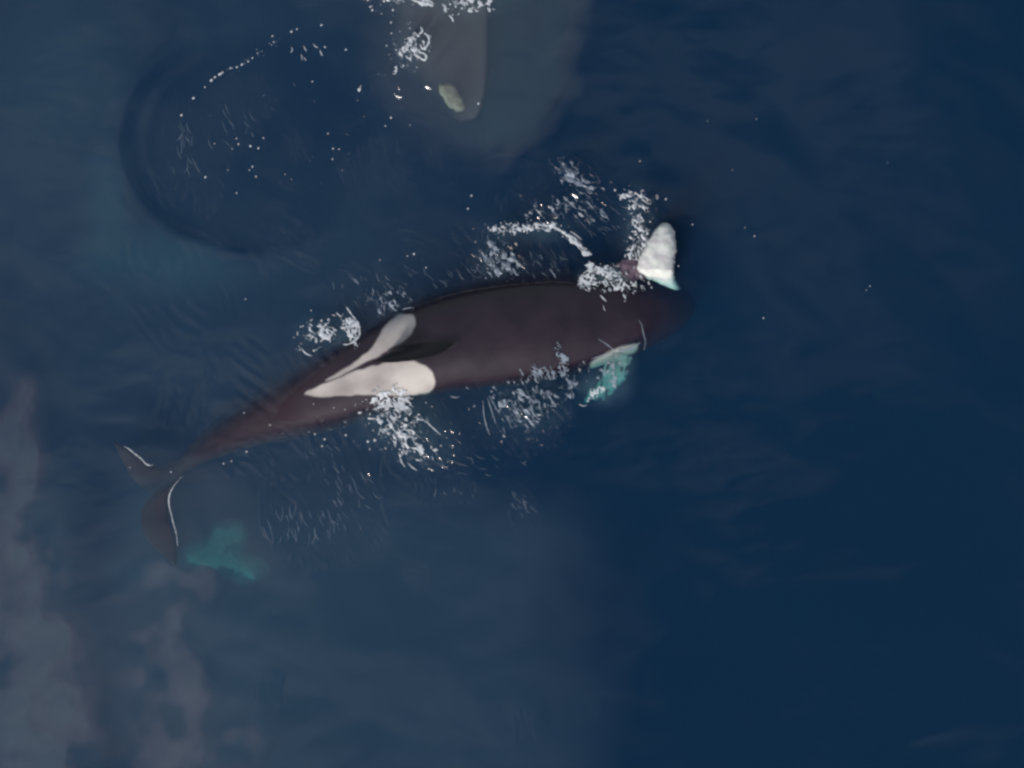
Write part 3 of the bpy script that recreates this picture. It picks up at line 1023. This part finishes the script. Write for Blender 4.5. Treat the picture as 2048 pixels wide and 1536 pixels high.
# wet lip along the upper waterline
f = Foam()
f.strand([(832, 612), (880, 596), (930, 583), (990, 573), (1050, 567), (1110, 564), (1155, 567)], 1.1, wob=.4)
f.build("foam_line", "faint pale wet edge where the water meets the whale's left flank", M_LIP)

# wave crests with sky glints painted as pale strands
def crests(label, items):
    f = Foam()
    for (n, cx, cy, rx, ry, ang, spread, l0, l1, w) in items:
        f.worms(n, cx, cy, rx, ry, ang, spread, l0, l1, w * .7, w * 1.2, curl=.35)
    f.build("crest_glints", label, M_GLINT, "ripples")


crests("painted glints of fine wavelets beside the sunken teal scrap, below the whale", [(34, 610, 1055, 100, 34, 78, 9, 14, 38, .8), (24, 690, 985, 60, 50, 64, 9, 12, 30, .75), (10, 655, 920, 50, 25, 60, 9, 10, 20, .6)])
crests("painted glints of faint upright wavelets inside the dark ring", [(16, 375, 300, 45, 60, 84, 8, 16, 42, .7), (12, 470, 245, 45, 45, 66, 10, 12, 24, .6)])
crests("painted glints of dark water wavelets running out from the broad splash", [(18, 950, 930, 110, 22, 25, 14, 10, 24, .6), (14, 1042, 1010, 26, 26, 66, 8, 10, 22, .75), (9, 910, 985, 50, 8, 78, 8, 8, 14, .6)])
crests("painted glints of wavelets fanning out above the whale's left flank", [(26, 745, 578, 80, 36, 60, 9, 9, 22, .7), (22, 880, 548, 80, 26, 55, 12, 9, 22, .6), (20, 1090, 528, 55, 26, 58, 9, 10, 24, .7), (26, 1170, 430, 90, 50, 42, 9, 10, 24, .65)])

# fluke edges
f = Foam()
f.strand([(248, 893), (258, 898), (270, 908), (282, 917), (292, 928), (300, 931), (307, 929)], .95, wob=.6); f.drop(296, 929, 2.0, 1.6, .5)
f.build("foam_line", "short white foam line along the upper tail fluke")
f = Foam()
f.strand([(364, 953), (355, 963), (344, 977), (338, 992), (338, 1010), (343, 1030), (347, 1048), (352, 1064), (354, 1078), (355, 1092)], .8, wob=.6)
f.strand([(347, 973), (340, 987), (338, 1000), (340, 1015)], 1.2, wob=.5)
f.build("foam_line", "long bent white foam line along the lower tail fluke")
f = Foam()
f.strand([(1278, 640), (1284, 652), (1287, 668), (1291, 684), (1288, 700)], .9)
f.build("foam_line", "faint thin line of water curving across the whale's head", M_FOAM_GLINT)

# top edge foam
f = Foam()
f.strand([(841, 53), (845, 62), (838, 68)], 2.4); f.strand([(848, 66), (857, 73), (858, 84), (852, 94), (845, 97), (840, 88)], 2.6, wob=.4); f.strand([(826, 73), (820, 80), (824, 82)], 3.4)
f.strand([(820, 80), (812, 92), (805, 98), (809, 106)], 2.6); f.strand([(830, 95), (837, 103), (848, 107), (853, 114), (848, 120), (838, 114), (829, 108), (830, 98)], 2.2)
f.lace(830, 88, 34, 40, rot=10, ang=60, stretch=1.3, scale=10, cover=.9, seed=26)
f.lace(797, 128, 24, 44, rot=8, ang=80, stretch=2, scale=8, cover=.6, seed=27)
f.drop(806, 96, 4, 1.2, 1.4); f.drop(822, 78, 4.4); f.drop(832, 97, 3.4); f.scatter(30, 815, 100, 44, 66, .7, 2.2)
f.build("splash", "looped white foam squiggle floating on the reddish murk")
f = Foam()
f.strand([(818, -4), (832, 2), (846, 6), (858, 8), (867, 13)], 2.8, wob=.5); f.drop(864, 11, 3.2)
f.lace(845, 0, 42, 14, rot=16, ang=20, stretch=1.6, scale=8, cover=1.2, seed=28)
f.lace(935, 6, 62, 30, ang=60, stretch=1.8, scale=9, cover=.8, seed=29)
f.scatter(26, 930, 8, 56, 24, .7, 2.4); f.strand([(898, 30), (904, 36), (907, 44)], 2.2); f.strand([(975, 14), (979, 24)], 1.6)
f.lace(770, -6, 60, 18, ang=30, stretch=1.6, scale=9, cover=.7, seed=30); f.scatter(16, 790, 10, 60, 26, .7, 2.2); f.drop(745, 20, 3.0); f.drop(786, 20, 2.8); f.drop(768, 2, 3.4); f.drop(782, 45, 2.6)
f.lace(880, -52, 140, 44, ang=40, stretch=1.5, scale=10, cover=.8, seed=31, step=2)
f.build("splash", "broken white foam along the top edge above the reddish murk")

# loose drops
f = Foam()
for (x, y, r) in ((423, 160, 3.4), (430, 154, 2.6), (440, 148, 3.6), (445, 145, 2.6), (461, 136, 2.2), (474, 134, 2.4), (484, 129, 2.8), (497, 123, 2.0), (505, 116, 2.0), (515, 106, 1.6), (545, 72, 2.0), (583, 63, 2.6), (594, 58, 2.0),
                  (410, 174, 2.0), (387, 196, 2.8), (363, 230, 2.8), (643, 50, 2.2), (650, 94, 2.2), (692, 99, 2.0), (625, 163, 1.8)):
    f.drop(x, y, r, 1.4, -.6)
f.scatter(26, 500, 118, 90, 10, .6, 1.5, rot=-32)
f.worms(6, 620, 108, 40, 18, 55, 10, 8, 14, .5, .9)
f.build("spray_drops", "diagonal string of white drops across the dark ring, upper left")
f = Foam()
for (x, y, r) in ((477, 288, 2.6), (473, 277, 2.0), (501, 292, 3.2), (517, 296, 2.8), (527, 276, 2.4), (505, 333, 2.4), (499, 340, 1.8), (512, 353, 2.4), (411, 354, 3.0), (473, 386, 2.0), (429, 287, 1.6), (456, 340, 1.4),
                  (666, 297, 2.4), (678, 298, 2.0), (665, 318, 1.9), (656, 267, 2.0), (782, 235, 3.0), (771, 252, 2.0), (820, 250, 1.6), (943, 391, 2.8), (936, 417, 2.4), (957, 207, 3.4)):
    f.drop(x, y, r)
f.lace(718, 185, 13, 36, rot=10, ang=75, stretch=2, scale=8, cover=.5, seed=32); f.scatter(20, 600, 260, 190, 110, .5, 1.2)
f.build("spray_drops", "scattered single white drops inside and beside the dark ring")
f = Foam()
for (x, y, r) in ((1332, 398, 2.8), (1385, 449, 1.8), (1509, 472, 2.0), (1490, 455, 1.4), (1527, 636, 2.0), (1740, 572, 1.7), (1733, 580, 1.4), (1357, 532, 1.8), (1280, 322, 1.8), (1513, 238, 1.3), (1415, 242, 1.2), (1465, 340, 1.1), (1775, 325, 1.0)):
    f.drop(x, y, r)
f.build("spray_drops", "few lone drops on the clear dark water right of the snout")
f = Foam()
for (x, y, r) in ((493, 903, 2.8), (447, 927, 2.6), (463, 922, 2.0), (491, 598, 1.7), (630, 868, 2.5), (644, 892, 2.5), (540, 850, 2.0), (668, 815, 1.8), (690, 819, 1.8), (627, 808, 1.8), (488, 826, 2.0), (760, 520, 1.8), (852, 535, 2.4), (828, 508, 3.0), (815, 512, 1.7), (342, 944, 2.0), (260, 935, 1.7)):
    f.drop(x, y, r)
f.scatter(7, 700, 850, 160, 60, .5, 1.2)
f.build("spray_drops", "scattered drops along the whale's narrowing tail stock")
